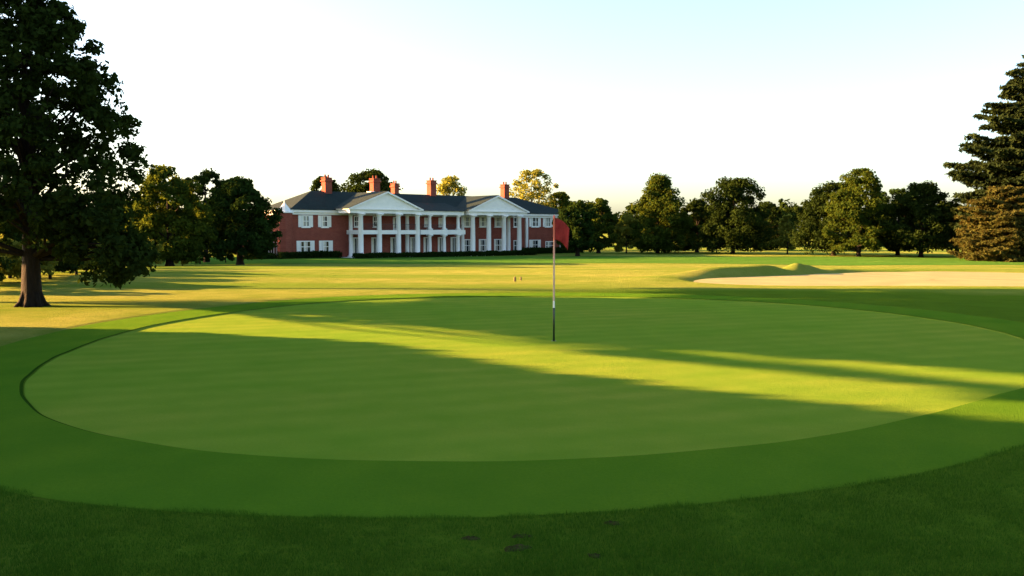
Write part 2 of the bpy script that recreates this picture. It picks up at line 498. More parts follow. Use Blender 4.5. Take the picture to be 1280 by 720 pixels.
def tree(name, label, x, y, H, hb, R, leaf, lsize, nc, per, r0, prof=OVAL, seed=1, group=None, cat='tree', rc=None,
         shell=.55, squash=(1,1), lean=(0,0), nl=14, extra=None, up=.4, flare=1.5):
    rs = np.random.default_rng(seed)
    root = empty(name, (x, y, gz(x, y)))
    tag(root, label, cat, group)
    cl = envelope_clusters(H, hb, R, prof, nc, rs, shell, squash, lean)
    if extra is not None: cl = np.concatenate([cl, np.array(extra, float)])
    rc = rc or R*.2
    cl[:,2] = np.minimum(cl[:,2], H-rc*.6)
    per = int(per*1.6); lsize = lsize*.76
    C, N = leaves_from(cl, rc, per, lsize, rs, up)
    C[:,2] = np.maximum(C[:,2], .05)
    me = leaf_mesh('crown', C, N, lsize)
    link('crown', me, M[leaf], root)
    mb = trunk_mb(H, r0, hb, cl, rs, nl, flare)
    mb.build('trunk', M['bark'], root, smooth=True)
    return root

def px2x(px, d): return (px-640)/1150*d
def ztop(y, d): return CAMZ-(y-290)/1150*d
def ptree(label, px, d, ytop, halfpx, leaf, hbpx=None, prof=OVAL, seed=1, nc=150, per=60, lsize=.3, name='broadleaf_tree', r0=.28, **kw):
    """a tree standing d metres off, with its real height and width taken from how large it looks"""
    x = px2x(px, d); zb = gz(x, d)
    H = ztop(ytop, d)-zb; R = halfpx/1150*d
    hb = H*.2 if hbpx is None else max(.1, ztop(hbpx, d)-zb)
    return tree(name, label, x, d, H, hb, R, leaf, lsize, nc, per, r0, prof, seed, **kw)

# the big tree on the left
def big_tree():
    rs = np.random.default_rng(21)
    x, y = -13.6, 26.0
    root = empty('oak_tree', (x, y, gz(x, y)))
    tag(root, 'big dark broadleaf tree with a thick flared trunk standing alone on the sunlit lawn', 'tree')
    prof = [(0,.55),(.08,.86),(.2,1),(.42,.92),(.6,.84),(.75,.68),(.9,.42),(1,.12)]
    cl = envelope_clusters(9.3, 2.15, 3.15, prof, 380, rs, .5, (1, 1), (-.75, 0))
    # low boughs that droop on the side of the house
    low = [(2.2+.9*rs.random(), rs.uniform(-1,1), 1.0+.5*rs.random()) for _ in range(12)]
    low += [(.7+2.3*rs.random(), rs.uniform(-1.4,1.4), 1.35+1.3*rs.random()) for _ in range(46)]
    low += [(1.9, -.3, .85), (2.3, .2, .75), (2.7, -.1, .9), (.3, 1.8, 1.5)]
    cl = np.concatenate([cl, np.array(low)])
    C, N = leaves_from(cl, .36, 95, .14, rs, .3, .8)
    # scattered sprays along the outside
    fr = envelope_clusters(9.5, 1.9, 3.4, prof, 260, rs, .85, (1,1), (-.75, 0))
    C2, N2 = leaves_from(fr, .24, 20, .13, rs, .3, .7)
    link('crown', leaf_mesh('crown', np.concatenate([C, C2]), np.concatenate([N, N2]), .105), M['leaf_dark'], root)
    mb = trunk_mb(9.3, .235, 1.7, cl, rs, 60, 1.4, 14)
    for k in range(7):
        w = k*2*math.pi/7+.3
        mb.tube([(.12*math.cos(w), .12*math.sin(w), .45), (.3*math.cos(w), .3*math.sin(w), .1), (.5*math.cos(w), .5*math.sin(w), -.04)], [.13, .08, .03], 7)
    mb.build('trunk', M['bark'], root, smooth=True)
big_tree()

# broadleaf trees left of the house
ptree('round olive green tree between the big oak and the clubhouse', 212, 85, 209, 47, 'leaf_mid', 322, OVAL, 3, 190, 80, .26, r0=.3, up=.6)
ptree('dark round tree directly left of the brick clubhouse', 300, 92, 223, 43, 'leaf_hedge', 317, DOME, 4, 190, 80, .26, r0=.3)
ptree('dark tall tree rising behind and between the two round trees left of the clubhouse', 258, 106, 213, 34, 'leaf_dark', 300, OVAL, 5, 130, 70, .3)
for k, (px, d, yt, hw, lf, lab) in enumerate([
        (70, 100, 246, 44, 'leaf_dark', 'dark tree seen low under the crown of the big oak'),
        (135, 112, 240, 46, 'leaf_hedge', 'dark tree seen behind the right side of the big oak'),
        (8, 90, 246, 44, 'leaf_dark', 'dark tree at the left edge behind the big oak'),
        (175, 128, 246, 34, 'leaf_mid', 'green tree seen in the gap right of the big oak')]):
    ptree(lab, px, d, yt, hw, lf, 318, DOME, 30+k, 110, 70, .32, nl=8)

# behind the clubhouse
ptree('dark spreading tree rising behind the left gable of the clubhouse', 463, 168, 213, 44, 'leaf_dark', 296, DOME, 8, 220, 70, .42, shell=.6)
ptree('small dark tree behind the leftmost chimney of the clubhouse', 407, 160, 221, 27, 'leaf_dark', 296, DOME, 9, 120, 60, .36)
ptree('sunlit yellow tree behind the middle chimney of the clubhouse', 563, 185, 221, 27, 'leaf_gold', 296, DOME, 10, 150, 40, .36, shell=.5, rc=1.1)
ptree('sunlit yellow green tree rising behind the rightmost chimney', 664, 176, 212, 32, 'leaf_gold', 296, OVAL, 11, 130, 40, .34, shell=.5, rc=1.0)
ptree('dark tree behind the right roof end of the clubhouse', 700, 180, 240, 22, 'leaf_mid', 300, OVAL, 12, 90, 60, .4)
# right of the clubhouse
ptree('bushy dark tree overlapping the right end of the brick clubhouse', 722, 136, 251, 26, 'leaf_hedge', 310, DOME, 13, 130, 70, .3)
ptree('dark round tree second to the right of the clubhouse', 748, 150, 248, 22, 'leaf_mid', 308, OVAL, 14, 110, 70, .32)
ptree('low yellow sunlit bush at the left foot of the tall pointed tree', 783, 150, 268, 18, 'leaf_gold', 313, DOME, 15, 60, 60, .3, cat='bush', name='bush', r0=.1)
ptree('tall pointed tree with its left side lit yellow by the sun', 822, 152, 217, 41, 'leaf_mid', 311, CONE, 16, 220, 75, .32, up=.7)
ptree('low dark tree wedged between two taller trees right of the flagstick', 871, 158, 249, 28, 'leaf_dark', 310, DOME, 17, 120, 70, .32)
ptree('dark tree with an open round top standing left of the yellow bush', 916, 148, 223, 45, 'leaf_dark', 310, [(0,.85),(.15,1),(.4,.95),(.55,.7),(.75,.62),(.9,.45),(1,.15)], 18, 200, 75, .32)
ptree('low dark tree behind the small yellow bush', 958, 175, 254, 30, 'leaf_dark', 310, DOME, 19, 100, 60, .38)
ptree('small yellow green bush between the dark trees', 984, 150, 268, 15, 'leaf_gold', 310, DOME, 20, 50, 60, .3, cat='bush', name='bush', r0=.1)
ptree('dark bushy tree left half of the touching pair on the right lawn', 1042, 138, 228, 45, 'leaf_dark', 310, DOME, 22, 190, 75, .3)
ptree('tall airy tree with sunlit upper leaves in the touching pair', 1073, 132, 211, 38, 'leaf_mid', 310, [(0,.9),(.2,1),(.5,.9),(.7,.75),(.88,.5),(1,.12)], 23, 180, 70, .3)
ptree('dark tree just right of the tall airy tree', 1122, 140, 234, 34, 'leaf_hedge', 310, DOME, 24, 140, 75, .3)
ptree('dark round tree standing beside the large spruce', 1151, 132, 229, 45, 'leaf_dark', 310, DOME, 25, 200, 75, .3)
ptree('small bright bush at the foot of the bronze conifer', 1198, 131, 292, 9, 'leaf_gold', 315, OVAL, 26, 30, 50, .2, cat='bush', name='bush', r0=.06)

# conifers
def conifer(label, x, y, H, R, hb, leaf, seed, lsize=.2, levels=34, prof=None, name='spruce_tree', per=34):
    rs = np.random.default_rng(seed)
    root = empty(name, (x, y, gz(x, y))); tag(root, label, 'conifer')
    mb = MB()
    mb.tube([(0,0,-.2),(0,0,H*.3),(0,0,H*.65),(0,0,H*.97)], [R*.06, R*.045, R*.025, .03], 10)
    C = []; N = []
    prof = prof or [(0,.9),(.15,1),(.35,.93),(.5,.8),(.7,.52),(.85,.3),(1,.04)]
    us, fs = zip(*prof)
    for lv in range(levels):
        u = (lv+.3*rs.random())/levels; z = hb+(H-hb)*u
        L0 = R*np.interp(u, us, fs)
        nb = int(6+5*(1-u))
        w0 = rs.uniform(0, 6.3)
        for b in range(nb):
            w = w0+2*math.pi*b/nb+rs.normal()*.12; L = max(.3, L0*rs.uniform(.62, 1.1))
            dirn = np.array([math.cos(w), math.sin(w), 0]); side = np.array([-math.sin(w), math.cos(w), 0])
            tip = L*(.10*rs.uniform(-.6, 1.4) - .10*(1-u))
            def pt(t): return np.array([0,0,z]) + dirn*L*t + np.array([0,0,1])*(tip*t*t - L*.10*math.sin(t*3.0)*(1-u))
            if b % 2 == 0: mb.tube([tuple(pt(0)), tuple(pt(.5)), tuple(pt(.92))], [.02*L+.02, .012*L+.01, .01], 5)
            k = max(10, int(per*L))
            t = rs.random(k)**.75*.97+.03
            wd = (.30*L*np.sin(np.clip(t*1.15, 0, 1)*2.6)+.12)
            sd = rs.uniform(-1, 1, k)*wd
            P = np.array([pt(a) for a in t]) + side*sd[:,None] + np.array([0,0,1])*(rs.normal(size=k)*.055*(1+.25*L*(1-t)) - np.abs(sd)*.22 + .10*t)[:,None]
            C.append(P); N.append(np.array([0,0,1.0]) + rs.normal(size=(k,3))*.75 + dirn*.35)
    C = np.concatenate(C); N = np.concatenate(N)
    link('crown', leaf_mesh('crown', C, N, lsize, 2.6), M[leaf], root)
    mb.build('trunk', M['bark'], root, smooth=True)
    return root
d = 121.0
xs = px2x(1290, d)
conifer('very tall dark spruce with tiered boughs at the right edge of the course', xs, d, ztop(58, d)-gz(xs, d), 11.4, 2.6, 'needle', 41, .3, 30, per=75)
d = 113.0
xs = px2x(1252, d)
conifer('bronze brown lower conifer glowing under the tall dark spruce', xs, d, ztop(233, d)-gz(xs, d), 5.6, .2, 'needle_bronze', 42, .19, 24,
        [(0,1),(.3,1),(.6,.9),(.8,.7),(1,.3)], name='conifer', per=80)
xs2 = px2x(1306, 114)
conifer('second bronze conifer cut by the right picture edge below the dark spruce', xs2, 116, ztop(228, 116)-gz(xs2, 116), 5.0, .2, 'needle_bronze', 43, .26, 20,
        [(0,1),(.3,.97),(.6,.85),(.8,.65),(1,.15)], name='conifer', per=50)

# shrubs edging the lawn under and behind the big oak
sh = [(-4, 35, 1.3), (28, 38, 1.25), (62, 41, 1.3), (95, 46, 1.4), (118, 52, 1.5), (140, 58, 1.5), (160, 66, 1.6), (182, 74, 1.6), (-45, 32, 1.3)]
for k, (px, d, h) in enumerate(sh):
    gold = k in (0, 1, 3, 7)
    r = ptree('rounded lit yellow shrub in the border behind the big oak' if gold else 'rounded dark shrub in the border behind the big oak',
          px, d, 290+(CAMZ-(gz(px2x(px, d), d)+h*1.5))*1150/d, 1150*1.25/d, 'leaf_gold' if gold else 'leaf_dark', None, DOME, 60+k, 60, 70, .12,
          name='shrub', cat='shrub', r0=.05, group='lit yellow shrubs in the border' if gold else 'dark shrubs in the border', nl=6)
for k, (px, d) in enumerate([(-30, 37), (12, 42), (45, 46), (78, 50), (108, 56), (128, 64), (150, 74), (168, 84)]):
    ptree('tall dark shrub in the back row behind the big oak', px, d, 290+(CAMZ-(gz(px2x(px, d), d)+2.7))*1150/d, 1150*2.0/d, 'leaf_hedge', None, DOME, 120+k, 90, 80, .17,
          name='shrub', cat='shrub', r0=.06, group='tall dark shrubs in the back row', nl=6)
for k, (px, d, h, lf, lab) in enumerate([
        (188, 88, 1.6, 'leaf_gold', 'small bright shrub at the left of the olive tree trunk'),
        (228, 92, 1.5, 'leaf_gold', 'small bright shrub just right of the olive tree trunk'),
        (165, 92, 2.2, 'leaf_dark', 'dark shrub left of the olive tree'),
        (250, 98, 2.2, 'leaf_dark', 'dark shrub between the olive tree and the dark round tree'),
        (282, 103, 2.0, 'leaf_dark', 'dark shrub under the dark round tree')]):
    ptree(lab, px, d, 290+(CAMZ-(gz(px2x(px, d), d)+h))*1150/d, 13, lf, None, DOME, 80+k, 50, 60, .17, name='shrub', cat='shrub', r0=.05, nl=5)

# far wood behind everything
def woods():
    rs = np.random.default_rng(77)
    cs = []
    for k in range(1800):
        x = rs.uniform(-230, 230); yy = 215+rs.uniform(0, 16)+.0012*x*x
        h = 9.3+2.2*float(vnoise(x, 0, 14, 3))+1.2*float(vnoise(x, 0, 5, 6))
        z = -1.5+h*rs.random()**.8
        cs.append((x, yy, z))
    C, N = leaves_from(np.array(cs), 1.9, 60, .7, rs, .5, .85)
    o = link('woods', leaf_mesh('woods', C, N, .75), M['leaf_dark'])
    tag(o, 'low dark belt of far woodland closing the horizon', 'woods', kind='stuff')
woods()

# ------------------------------------------------------------------ trees beyond the left edge whose long shadows cross the green
def sun_xy(t, n):
    """(metres along the shadow direction, metres across it) to x, y"""
    return t*math.cos(SUN_A)+n*math.sin(SUN_A), -t*math.sin(SUN_A)+n*math.cos(SUN_A)
def shade_tree(label, t, n, boxes, r0, seed, H):
    """crown given as flattened lumps (along, across, height, r across, r height, leaves)"""
    rs = np.random.default_rng(seed)
    x, y = sun_xy(t, n)
    root = empty('broadleaf_tree', (x, y, gz(x, y))); tag(root, label, 'tree')
    root.rotation_euler = (0, 0, -SUN_A)
    C = []; N = []; cl = []
    for (dt, dn, h, rt, rn, rh, k) in boxes:
        d_ = rs.normal(size=(k,3)); d_ /= np.linalg.norm(d_, axis=1, keepdims=True)
        p = d_*(rs.random(k)**.4)[:,None]*np.array([rt, rn, rh])+np.array([dt, dn, h])
        C.append(p); N.append(rs.normal(size=(k,3))); cl.append((dt, dn, h))
    C = np.concatenate(C); N = np.concatenate(N)
    C[:,2] = np.maximum(C[:,2], .1)
    link('crown', leaf_mesh('crown', C, N, .2), M['leaf_dark'], root)
    trunk_mb(H, r0, 1.2, np.array(cl), rs, len(cl), 1.4).build('trunk', M['bark'], root, smooth=True)
TE = math.tan(SUN_E)/math.tan(math.radians(11))
def gapline_lo(n):   # top outline of the low tree, height at t=-24 by n
    return TE*float(np.interp(n, [-6, 3, 8, 11, 13.4, 17.0, 17.9, 18.3], [7.8, 7.5, 6.35, 5.35, 4.5, 3.65, 2.9, 1.96]))
def gapline_hi(n):   # lower outline of the tall tree's crown, height at t=-30 by n
    return TE*float(np.interp(n, [10, 13, 14.3, 15.5, 17.4, 20.4, 23.9, 29], [8.7, 7.65, 7.15, 6.62, 5.75, 4.9, 4.4, 4.5]))
boxes = []
rs = np.random.default_rng(5)
for n in np.arange(2.0, 18.0, .36):
    top = gapline_lo(n)
    rh = .55
    hs = np.arange(top-rh, .8, -.75)
    for h in hs:
        boxes.append((rs.uniform(-1.2, 1.2) if h < top-1 else rs.uniform(-.15, .15), n-10, h, .9 if h < top-1 else .45, .6, rh, 170))
shade_tree('broad dense tree beyond the left picture edge whose shadow covers the front of the green', -24, 10, boxes, .35, 91, 5.5)
boxes = []
for n in np.arange(-9.0, 2.0, .9):
    for h in np.arange(8.8, .8, -.85):
        boxes.append((rs.uniform(-1.2, 1.2), n+3, h, 1.0, 1.0, .6, 260))
shade_tree('broad dense tree beyond the left picture edge shading the nearest rough', -24, -3, boxes, .35, 92, 6.0)
boxes = []
for n in np.arange(11.0, 29.4, .36):
    bot = gapline_hi(n)
    for h in np.arange(bot+.5, 14 if n > 12.5 else 13, .85):
        boxes.append((rs.uniform(-1.5, 1.5) if h > bot+1 else rs.uniform(-.15, .15), n-25, h, 1.0 if h > bot+1 else .45, .6, .5, 130))
for n in np.arange(12.3, 16.4, .2):     # one thin bough below the crown
    boxes.append((0, n-25, float(np.interp(n, [13.1, 14.7, 16.2], [8.70, 8.07, 7.33])), .3, .25, .07, 60))
shade_tree('tall limbed up tree beyond the left picture edge shading the back of the green', -30, 25, boxes, .3, 93, 10)
boxes = []
for n in np.arange(30.5, 36.5, .9):
    for h in np.arange(10.3, 14.5, .85):
        boxes.append((rs.uniform(-1, 1), n-33, h, 1.0, .9, .6, 240))
shade_tree('slender high crowned tree beyond the left picture edge', -38, 33, boxes, .22, 94, 11)

for k, (x, y, lab) in enumerate(((-72, 98, 'tall tree beyond the left picture edge, nearest of three that shade the far fairway'), (-70, 111, 'tall tree beyond the left picture edge, middle one of three shading the far fairway'),
        (-78, 125, 'tall tree beyond the left picture edge, farthest of three shading the far fairway'))):
    tree('broadleaf_tree', lab, x, y, 19.5, 3, 6.5, 'leaf_dark', .45, 170, 60, .5, OVAL, 140+k)

# ------------------------------------------------------------------ clubhouse
PHI = math.atan2(.669, .743)
HX, HY, HZ = -28.7, 120.0, -1.4
ch = empty('clubhouse', (HX, HY, HZ), PHI)
tag(ch, 'two storey red brick clubhouse with white columned porticoes and slate roof', 'clubhouse')
LEN, DEP, EAV = 52.4, 8.6, 6.1
FLZ = -.35   # foundations go below the lawn
# walls
w = MB(); w.box(0, LEN, 0, DEP, FLZ, EAV); wall = w.build('wall', M['brick'], ch)
# stone plinth
MB().box(-.06, LEN+.06, -.06, DEP+.06, FLZ-.05, .12).build('plinth', M['dark'], ch)
# main hip roof
rf = MB()
e = .55; rz0 = EAV+.30; rz1 = 9.15; r1, r2, rm = 5.4, 43.5, DEP/2
rf.add([(-e,-e,rz0),(LEN+e,-e,rz0),(LEN+e,DEP+e,rz0),(-e,DEP+e,rz0),(r1,rm,rz1),(r2,rm,rz1)],
       [(0,1,5,4),(1,2,5),(2,3,4,5),(3,0,4),(3,2,1,0)])
roof = rf.build('roof', M['slate'], ch)
# cornice
cn = MB(); cn.box(-.45, LEN+.45, -.45, DEP+.45, EAV-.02, rz0-.003); cn.box(-.25, LEN+.25, -.25, DEP+.25, EAV-.32, EAV-.025)
cn.build('cornice', M['white'], ch)
# chimneys
for (s, p, wd, zt) in ((7.8, rm-.1, 1.5, 10.9), (16.0, rm+.3, 1.6, 11.1), (20.4, rm+1.6, 1.1, 10.6), (26.1, rm+.1, 1.5, 11.2), (41.0, rm+.1, 1.5, 11.1)):
    c = MB(); wd *= .7; c.box(s-wd/2, s+wd/2, p-.5, p+.5, 7.4, zt); c.box(s-wd/2-.13, s+wd/2+.13, p-.63, p+.63, zt-.42, zt-.2)
    c.box(s-wd/2-.07, s+wd/2+.07, p-.57, p+.57, zt+.002, zt+.14)
    o = c.build('chimney', M['brick'], roof)
    for q in (-.3, .3):
        MB().lathe(s+q*wd*.8, p, [(.13, zt+.14), (.11, zt+.5), (.14, zt+.52), (.14, zt+.56)], 10).build('chimney_pot', M['brick'], o)
MB().box(13.6, 14.3, rm-2.3, rm-1.2, 7.6, 9.25).build('white_roof_box', M['white'], roof)  # white box added for the pale gap between the roof ends

def window(s, z0, z1, wd, y=0, panes=2, drape=None, shutter=False, mx=0, glassm='glass'):
    """frame proud of the wall, pane inside it, curtains behind part of the glass"""
    f = MB(); t = .13; yf0, yf1 = y-.10, y-.004
    x0, x1 = s-wd/2, s+wd/2
    f.box(x0, x0+t, yf0, yf1, z0, z1); f.box(x1-t, x1, yf0, yf1, z0, z1)
    f.box(x0+t, x1-t, yf0, yf1, z1-t, z1); f.box(x0+t, x1-t, yf0, yf1, z0, z0+t)
    for i in range(1, panes): 
        c = x0+t+(x1-x0-2*t)*i/panes; f.box(c-.03, c+.03, yf0+.02, yf1, z0+t, z1-t)
    zm = (z0+z1)/2
    f.box(x0+t, x1-t, yf0+.015, yf1-.01, zm-.045, zm+.045)
    fr = f.build('window', M['white'], ch)
    MB().box(x0-.1, x1+.1, y-.17, y-.004, z0-.12, z0-.002).build('sill', M['white'], fr)
    MB().box(x0+t+.002, x1-t-.002, y-.035, y-.006, z0+t+.002, z1-t-.002).build('pane', M[glassm], fr)
    if drape:
        c = MB(); iw = (x1-x0-2*t)
        for a, b in drape: c.box(x0+t+iw*a+.005, x0+t+iw*b-.005, y-.062, y-.038, z0+t+.01, z1-t-.01)
        c.build('curtain', M['curtain' if glassm != 'gold' else 'curtain_gold'], fr)
    if shutter:
        for sx in ((x0-.52, x0-.03), (x1+.03, x1+.52)):
            m = MB(); m.box(sx[0], sx[1], y-.07, y-.004, z0, z1)
            for q in range(8):
                zz = z0+.1+(z1-z0-.2)*q/8; m.box(sx[0]+.06, sx[1]-.06, y-.09, y-.071, zz+.03, zz+.13)
            m.build('shutter', M['white'], ch)
    return fr
# left wing
window(2.05, 4.15, 5.7, 1.1, drape=[(0,.3),(.55,.8)], shutter=True)
window(4.9, 4.15, 5.7, .95, drape=[(0,.28)], shutter=True)
window(2.0, .75, 2.35, 1.6, panes=3, drape=[(.3,.6)], shutter=True)
window(5.05, .75, 2.35, 1.05, drape=[(0,.4)], shutter=True)
# right wing
window(43.6, 4.35, 5.9, 1.5, drape=[(0,.15),(.6,.75)], shutter=True)
window(46.5, 4.35, 5.9, 1.2, drape=[(.1,.35),(.6,.8)], shutter=True)
window(43.6, .6, 2.25, 1.5, drape=[(0,.2)], shutter=True)
window(46.9, .6, 2.0, 1.9, drape=[(.2,.5)], panes=3)
window(49.8, .6, 2.2, 1.1)
window(49.8, 4.35, 5.8, 1.0)

def column(s, y, z0, z1, r, par=None):
    c = MB(); c.box(s-r*1.35, s+r*1.35, y-r*1.35, y+r*1.35, z0, z0+.18)
    c.lathe(s, y, [(r*1.25, z0+.182), (r*1.25, z0+.28), (r, z0+.36), (r*1.02, z0+(z1-z0)*.4), (r*.86, z1-.42), (r*.95, z1-.38), (r*1.2, z1-.22)], 18)
    c.box(s-r*1.35, s+r*1.35, y-r*1.35, y+r*1.35, z1-.218, z1-.004)
    return c.build('column', M['white'], ch, smooth=True)

def portico(s0, s1, cols, apex, p=3.2, balcony=False):
    ent0, ent1 = 6.02, 6.60
    m = MB(); m.box(s0+.35, s1-.35, -p-.25, -.46, ent0, ent1-.12); m.box(s0+.1, s1-.1, -p-.5, -.47, ent1-.118, ent1)
    m.build('entablature', M['white'], ch)
    ap = 9.0
    # pediment: front tympanum slab with raking cornice
    pm = MB()
    pm.add([(s0+.3,-p-.2,ent1+.003),(s1-.3,-p-.2,ent1+.003),(apex,-p-.2,ap-.12),(s0+.3,-p+.1,ent1+.003),(s1-.3,-p+.1,ent1+.003),(apex,-p+.1,ap-.12)],
           [(0,1,2),(5,4,3),(0,2,5,3),(1,4,5,2),(0,3,4,1)])
    for a, b in ((s0, apex), (s1, apex)):
        sg = 1 if b > a else -1
        pm.add([(a,-p-.5,ent1+.004),(a+sg*.55,-p-.5,ent1+.004),(apex,-p-.5,ap-.22),(apex,-p-.5,ap+.02),
                (a,-p-.205,ent1+.004),(a+sg*.55,-p-.205,ent1+.004),(apex,-p-.205,ap-.22),(apex,-p-.205,ap+.02)],
               [(0,1,2,3),(7,6,5,4),(0,3,7,4),(1,5,6,2),(0,4,5,1)])
    pm.build('pediment', M['white'], ch)
    g = MB()
    g.add([(s0-.05,-p-.45,ent1+.03),(apex,-p-.45,ap+.06),(s1+.05,-p-.45,ent1+.03),(s0-.05,rm*.85,ent1+.03),(apex,rm*.96,ap+.06),(s1+.05,rm*.85,ent1+.03),
           (s0-.05,-p-.45,ent1+.012),(apex,-p-.45,ap+.03),(s1+.05,-p-.45,ent1+.012),(s0-.05,rm*.85,ent1+.012),(apex,rm*.96,ap+.03),(s1+.05,rm*.85,ent1+.012)],
          [(0,1,4,3),(1,2,5,4),(6,9,10,7),(7,10,11,8),(0,6,7,1),(1,7,8,2)])
    g.build('portico_roof', M['slate'], ch)
    fl = MB(); fl.box(s0+.7, s1-.7, -p-.5, -.07, FLZ, .10); fl.build('porch_floor', M['white'], ch)
    for s in cols: column(s, -p, .10, ent0, .36)
    column(cols[0], -.75, .10, ent0, .28); column(cols[-1], -.75, .10, ent0, .28)
    if balcony:
        b = MB(); b.box(cols[0]-.2, cols[-1]+.2, -p-.16, -.004, 3.2, 3.75); b.build('balcony', M['white'], ch)

portico(6.3, 18.7, (8.5, 11.45, 14.6, 17.85), 12.6, balcony=True)
portico(26.7, 39.1, (27.95, 31.05, 34.1, 37.25), 32.6)
# two storey colonnade between the porticoes
cb = MB(); cb.box(18.75, 26.9, -2.75, -.004, 3.15, 3.8); cb.build('balcony', M['white'], ch)
cb = MB(); cb.box(18.75, 26.65, -2.8, -.46, 5.95, 6.5); cb.build('entablature', M['white'], ch)
rfc = MB(); rfc.add([(18.6,-3.0,6.51),(26.8,-3.0,6.51),(26.8,2.2,7.9),(18.6,2.2,7.9),(18.6,-3.0,6.503),(26.8,-3.0,6.503)], [(0,1,2,3),(4,5,1,0)])
rfc.build('porch_roof', M['slate'], ch)
MB().box(18.1, 27.3, -2.9, -.07, FLZ, .098).build('porch_floor', M['white'], ch)
for s in (20.6, 23.2, 25.8):
    column(s, -2.4, .10, 3.15, .27); column(s, -2.4, 3.8, 5.95, .25)
MB().box(41.4, 41.85, -.3, -.004, .1, EAV-.34).build('pilaster', M['white'], ch)
# openings behind the columns
def door(s, wd, z0, z1, curtainm='curtain'):
    f = MB(); x0, x1 = s-wd/2, s+wd/2
    f.box(x0, x0+.12, -.11, -.004, z0, z1); f.box(x1-.12, x1, -.11, -.004, z0, z1); f.box(x0+.12, x1-.12, -.11, -.004, z1-.14, z1)
    f.box(s-.05, s+.05, -.09, -.004, z0, z1-.14); f.box(x0+.12, s-.05, -.085, -.004, z0, z0+.3); f.box(s+.05, x1-.12, -.085, -.004, z0, z0+.3)
    o = f.build('door', M['white'], ch)
    MB().box(x0+.122, x1-.122, -.035, -.006, z0+.3, z1-.142).build('pane', M['glass'], o)
    c = MB(); c.box(x0+.14, x0+.14+wd*.2, -.06, -.038, z0+.31, z1-.15); c.box(x1-.14-wd*.17, x1-.14, -.06, -.038, z0+.31, z1-.15)
    c.build('curtain', M[curtainm], o)
for s in (9.9, 13.0, 16.2): door(s, 1.5, .12, 2.75)
for s in (16.5,): door(s, 1.2, 3.77, 5.6)
for s in (9.9, 13.0): window(s, 4.2, 5.7, .9, glassm='glass')
for s in (19.5, 21.9, 24.5, 26.9): door(s, 1.3, .12, 2.75)
for s in (21.9, 24.5): window(s, 4.3, 5.6, 1.0, drape=[(0,.45),(.55,1)])
for s in (29.5, 32.6, 35.7): window(s, 4.3, 5.85, 1.5, drape=[(0,.35),(.65,1)], glassm='glass')
for s in (29.5, 32.6, 35.7): window(s, .5, 2.4, 1.7, panes=3, drape=[(0,.22),(.78,1)])
window(39.5, .5, 2.2, 1.2); window(39.5, 4.3, 5.85, 1.2)
# balcony railing behind the left portico columns is low iron
rl = MB(); rl.box(8.5, 17.85, -3.22, -3.18, 4.55, 4.6)
for k in range(46): rl.box(8.5+k*.2, 8.53+k*.2, -3.215, -3.185, 3.752, 4.548)
rl.build('railing', M['iron'], ch)
rl = MB(); rl.box(19.2, 26.6, -2.42, -2.38, 4.5, 4.55)
for k in range(37): rl.box(19.2+k*.2, 19.23+k*.2, -2.415, -2.385, 3.802, 4.498)
rl.build('railing', M['iron'], ch)
# octagonal corner turret on the left with pale cap
tw = MB(); tw.lathe(-1.02, -.1, [(1.0, FLZ), (1.0, 5.95)], 8); turret = tw.build('turret', M['brick'], ch)
MB().lathe(-1.02, -.1, [(1.16, 5.953), (1.16, 6.12), (.95, 6.2), (.42, 6.85), (.09, 7.25), (.06, 7.6), (.01, 7.75)], 8).build('turret_cap', M['white'], turret)
# low side annex on the left end
an = MB(); an.box(-3.6, -.06, 2.2, 8.0, FLZ, 2.5); annex = an.build('annex', M['brick'], ch)
MB().add([(-3.9,1.9,2.503),(-.06,1.9,2.503),(-.06,8.3,2.503),(-3.9,8.3,2.503),(-3.2,5.1,3.6),(-.06,5.1,3.6)], [(0,1,5,4),(2,3,4,5),(3,0,4),(3,2,1,0)]).build('annex_roof', M['slate'], annex)
for s in (-2.9, -1.8, -.7):
    m = MB(); m.box(s-.42, s-.3, 2.1, 2.196, .5, 2.2); m.box(s+.3, s+.42, 2.1, 2.196, .5, 2.2); m.box(s-.3, s+.3, 2.1, 2.196, 2.05, 2.2); m.box(s-.3, s+.3, 2.1, 2.196, .5, .62); m.box(s-.03, s+.03, 2.12, 2.196, .62, 2.05)
    o = m.build('window', M['white'], ch); MB().box(s-.298, s+.298, 2.16, 2.192, .622, 2.048).build('pane', M['glass'], o)

# clipped foundation hedge along the whole front
def hedge():
    rs = np.random.default_rng(55)
    root = empty('hedge', (HX, HY, HZ), PHI)
    tag(root, 'low dark clipped hedge running along the foot of the clubhouse', 'hedge')
    def box_leaves(x0, x1, y0, y1, z1, k):
        P = np.stack([rs.uniform(x0, x1, k), rs.uniform(y0, y1, k), z1*np.sqrt(rs.random(k))*rs.uniform(.8, 1.12, k)-.15], 1)
        return P
    Ps = [box_leaves(-2.5, 6.6, -1.7, -.5, 1.05, 6200), box_leaves(6.6, 19, -4.9, -4.0, .75, 7000), box_leaves(18.6, 27, -4.3, -3.4, .75, 5000),
          box_leaves(26.6, 39.5, -4.9, -4.0, .75, 7000), box_leaves(39.4, 53.5, -1.8, -.5, 1.05, 8000), box_leaves(-6, -2.3, -.3, 1.6, .9, 3000)]
    C = np.concatenate(Ps)
    # lumps
    C[:,2] += .10*vnoise(C[:,0], C[:,1], 1.1, 9)
    link('foliage', leaf_mesh('foliage', C, rs.normal(size=C.shape)+np.array([0,0,.5]), .14), M['leaf_hedge'], root)
hedge()

